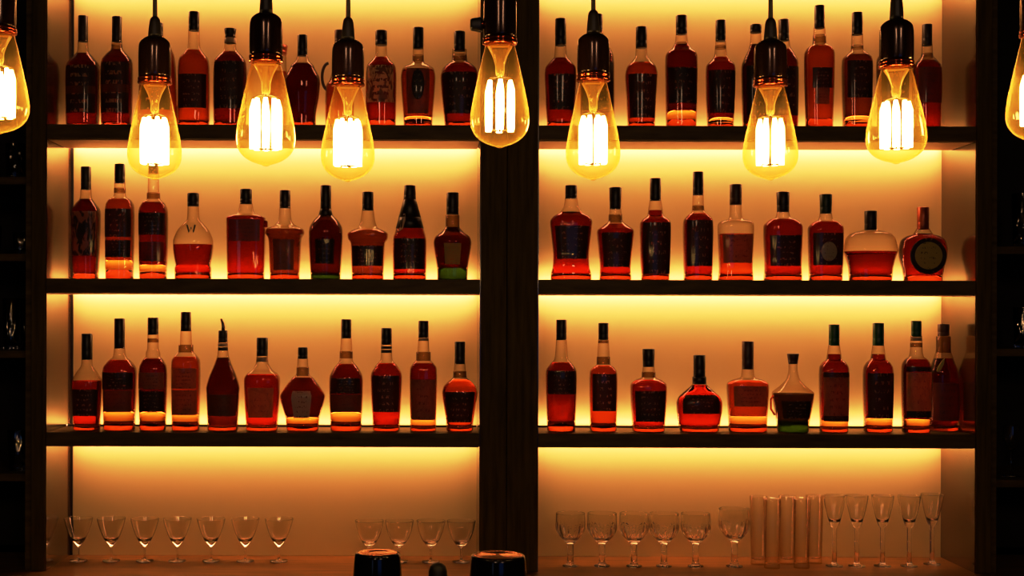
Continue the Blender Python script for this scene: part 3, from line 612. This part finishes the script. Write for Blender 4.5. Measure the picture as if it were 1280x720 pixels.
# ------------------------------------------------------------------ front bar with shaker tins and muddler
ZF = H - .50
fb = thing('bar_counter', 'dark front bar counter below the hanging bulbs, holding the shaker tins', 'counter', (0, -1.9, 0))
link('countertop', bx(-2.2, 2.6, -.40, .35, ZF - .05, ZF, bev=.004), M['wood'], fb, smooth=False)
link('bar_front', bx(-2.15, 2.55, -.28, .30, 0, ZF - .051), M['wood'], fb, smooth=False)
def shaker(cx, topy, r_top, r_bot, dist, label):
    y = -D + dist; o = at(cx, topy, y); h = o.z - ZF
    t = thing('shaker_tin', label, 'shaker tin', (o.x, y, ZF), 'upturned shaker tins')
    p = [(.0006, r_bot), (.004, r_bot + .001), (.007, r_bot), (.03, r_bot - .001), (h - .03, r_top + .0025), (h - .006, r_top + .0008), (h - .002, r_top), (h - .0004, r_top - .0016), (h, r_top - .003)]
    link('tin_body', lath(p, seg=56, cap1=False), M['tin'], t)
    q = [(h - .0012, r_top - .0035), (h - .0002, r_top - .0030), (h - .0001, r_top - .0055), (h - .0016, r_top - .010), (h - .0018, .002)]
    link('base_plate', lath(q, seg=56), M['copper'], t)
    return t
Dt = 1.79
shaker(472, 690, 28 * Dt / F, .041, Dt, 'upturned black shaker tin with blue glints, left one')
shaker(622.5, 693, 33.5 * Dt / F, .045, Dt, 'upturned black shaker tin with copper base below centre post')
o = at(547.5, 703, -D + Dt); hm = o.z - ZF
mu = lath([(.0006, .010), (.003, .0115), (hm * .3, .0125), (hm * .75, .0135), (hm - .012, .0128), (hm - .005, .0105), (hm - .0015, .006), (hm, .001)], seg=28)
mo = link('muddler', mu, M['rubber']); mo.location = (o.x, o.y, ZF); tag(mo, 'black round-topped muddler standing between the two shaker tins', 'muddler')

# ------------------------------------------------------------------ pendant bulbs
BP = [(0, .50), (.05, .535), (.12, .60), (.25, .70), (.40, .815), (.55, .925), (.66, .985), (.74, 1.0), (.81, .96), (.87, .855), (.92, .68), (.955, .47), (.975, .27), (.985, .13), (.995, .10), (1.0, .03)]
def pendant(cx, hw, ring0, ring1, tip, sock_top, relief_top, label, key=False, rot=0.0, ns=8):
    dist = .064 / (2 * hw) * F; y = -D + dist; u = dist / F
    org = at(cx, ring1, y)
    t = thing('pendant_light', label, 'pendant light', (org.x, y, org.z), 'hanging filament bulbs')
    Z = lambda py: at(cx, py, y).z - org.z
    R = hw * u; L = -Z(tip)
    zc = 3.0 - org.z
    s0, s1 = Z(ring0), Z(sock_top)
    rs = .58 * R + .0006
    if hw < 35: rs = 20.2 * u
    else: rs = 20.6 * u
    link('socket', lath(chaikin([(s0 + .0004, rs * .94), (s0 + .001, rs), (s0 + (s1 - s0) * .70, rs), (s0 + (s1 - s0) * .86, rs * .93), (s1 - .002, rs * .66), (s1, 8 * u)], 2), seg=40), M['socket'], t)
    link('collar', lath([(.0002, rs * .97), (.0012, rs * 1.05), (.0030, rs * 1.05), (.0040, rs * .99), (s0 - .0035, rs * .98), (s0 - .0025, rs * 1.03), (s0 - .0004, rs * 1.03), (s0, rs * .98)], seg=40), M['collar'], t)
    r0 = Z(relief_top)
    link('strain_relief', lath(chaikin([(s1 + .0003, 8.4 * u), (s1 + (r0 - s1) * .45, 7.6 * u), (r0 - .004, 6.4 * u), (r0 - .001, 4.6 * u), (r0, 3.4 * u)], 1), seg=24), M['relief'], t)
    link('cord', lath([(r0 + .0003, 2.9 * u), (r0 + .05, 2.7 * u), (zc - .021, 2.7 * u)], seg=14), M['cord'], t)
    link('ceiling_rose', lath([(zc - .025, .012), (zc - .020, .04), (zc - .0005, .045)], seg=28), M['relief'], t)
    b = link('bulb', lath([(-.0006 - L * a, R * k) for a, k in chaikin(BP, 1)], seg=56, cap0=False), M['bulbglass'], t)
    # glass stem and mount inside
    st = chaikin([(-.002, R * .42), (-L * .10, R * .26), (-L * .20, R * .15), (-L * .27, R * .16), (-L * .31, R * .10)], 2)
    link('glass_stem', lath(st, seg=24), M['stemglass'], b)
    bm = bmesh.new()
    tube(bm, [(0, 0, -L * .30), (0, 0, -L * .845)], .0011, 8)
    for k in range(ns):
        a = rot + 2 * PI / ns * k
        for zz in (.30, .84): tube(bm, [(0, 0, -L * zz), (R * .44 * math.cos(a), R * .44 * math.sin(a), -L * (zz + (.035 if zz < .5 else -.01)))], .0005, 6)
    link('support_wires', bm, M['wire'], b)
    bm = bmesh.new(); pts = []
    for k in range(ns):
        a = rot + 2 * PI / ns * k; rr = R * .43
        zz = [(.355, .0), (.45, .0), (.62, 0), (.835, 0)]
        col = [(rr * (1 - .10 * (zq < .4)) * math.cos(a), rr * (1 - .10 * (zq < .4)) * math.sin(a), -L * zq) for zq, _ in zz]
        tube(bm, col, [R * .065, R * .112, R * .118, R * .105], 10)
    link('filament', bm, M['filament'], b)
    if key:
        bm = bmesh.new(); zk = Z(31)
        tube(bm, [(-rs * .96, 0, zk), (-rs * 1.25, 0, zk)], .0045, 12)
        bmk = lathe(bmesh.new(), [(0, 9.0 * u, .004, 2.6), (.002, 9.6 * u, .005, 2.6), (13 * u, 7.5 * u, .005, 2.6), (15 * u, 6.0 * u, .004, 2.6)], seg=24)
        for v in bmk.verts: v.co = Vector((-rs * 1.08 - v.co.z, v.co.y, zk + v.co.x))
        bmesh.ops.recalc_face_normals(bmk, faces=bmk.faces)
        kk = link('switch_key', bmk, M['relief'], t); link('key_shaft', bm, M['collar'], kk)
    return t
pendant(-1, 37, 35, 43, 167, -20, -60, 'hanging filament bulb cut off by the left photo edge', rot=.2)
pendant(193.5, 33.6, 97.5, 105.5, 224.5, 46, 21, 'hanging filament bulb in front of the left end of the top shelf', rot=.45)
pendant(332.5, 37.3, 70, 79, 207.5, 16.5, -20, 'larger hanging filament bulb between two smaller ones, left bay', rot=.1)
pendant(435, 33.8, 99, 108, 227, 49.5, 22, 'hanging filament bulb before the right half of the left bay', rot=.3)
pendant(625, 37.2, 48, 56.5, 184.5, -12, -52, 'hanging filament bulb with side switch key before the centre post', key=True, rot=.52, ns=6)
pendant(741.5, 34, 93, 102.5, 225, 42, 13, 'hanging filament bulb before the left end of the right bay', rot=.35)
pendant(963, 34, 100, 108.5, 225, 50, 23, 'hanging filament bulb before the middle of the right bay', rot=.15)
pendant(1120.5, 36.7, 77, 85.5, 204.5, 24.5, -14, 'larger hanging filament bulb before the right end of right bay', rot=.4)
pendant(1297, 37, 38, 46.5, 178, -18, -58, 'hanging filament bulb cut off by the right photo edge', rot=.25)

# ------------------------------------------------------------------ warm fill lights added behind the camera to lift labels and wood
for lx in (-.7, 1.1):
    la = bpy.data.lights.new('warm_fill_light', 'AREA'); la.shape = 'RECTANGLE'; la.size = .35; la.size_y = .9; la.energy = 27; la.color = (1, .60, .34)
    lo = bpy.data.objects.new('warm_fill_light', la); COL.objects.link(lo); lo.location = (lx, -5.2, 2.9); lo.rotation_euler = (math.radians(38), 0, 0)
# ------------------------------------------------------------------ world
w = bpy.data.worlds.new('world'); scn.world = w; w.use_nodes = True
w.node_tree.nodes['Background'].inputs[0].default_value = (1, .55, .25, 1)
w.node_tree.nodes['Background'].inputs[1].default_value = .002
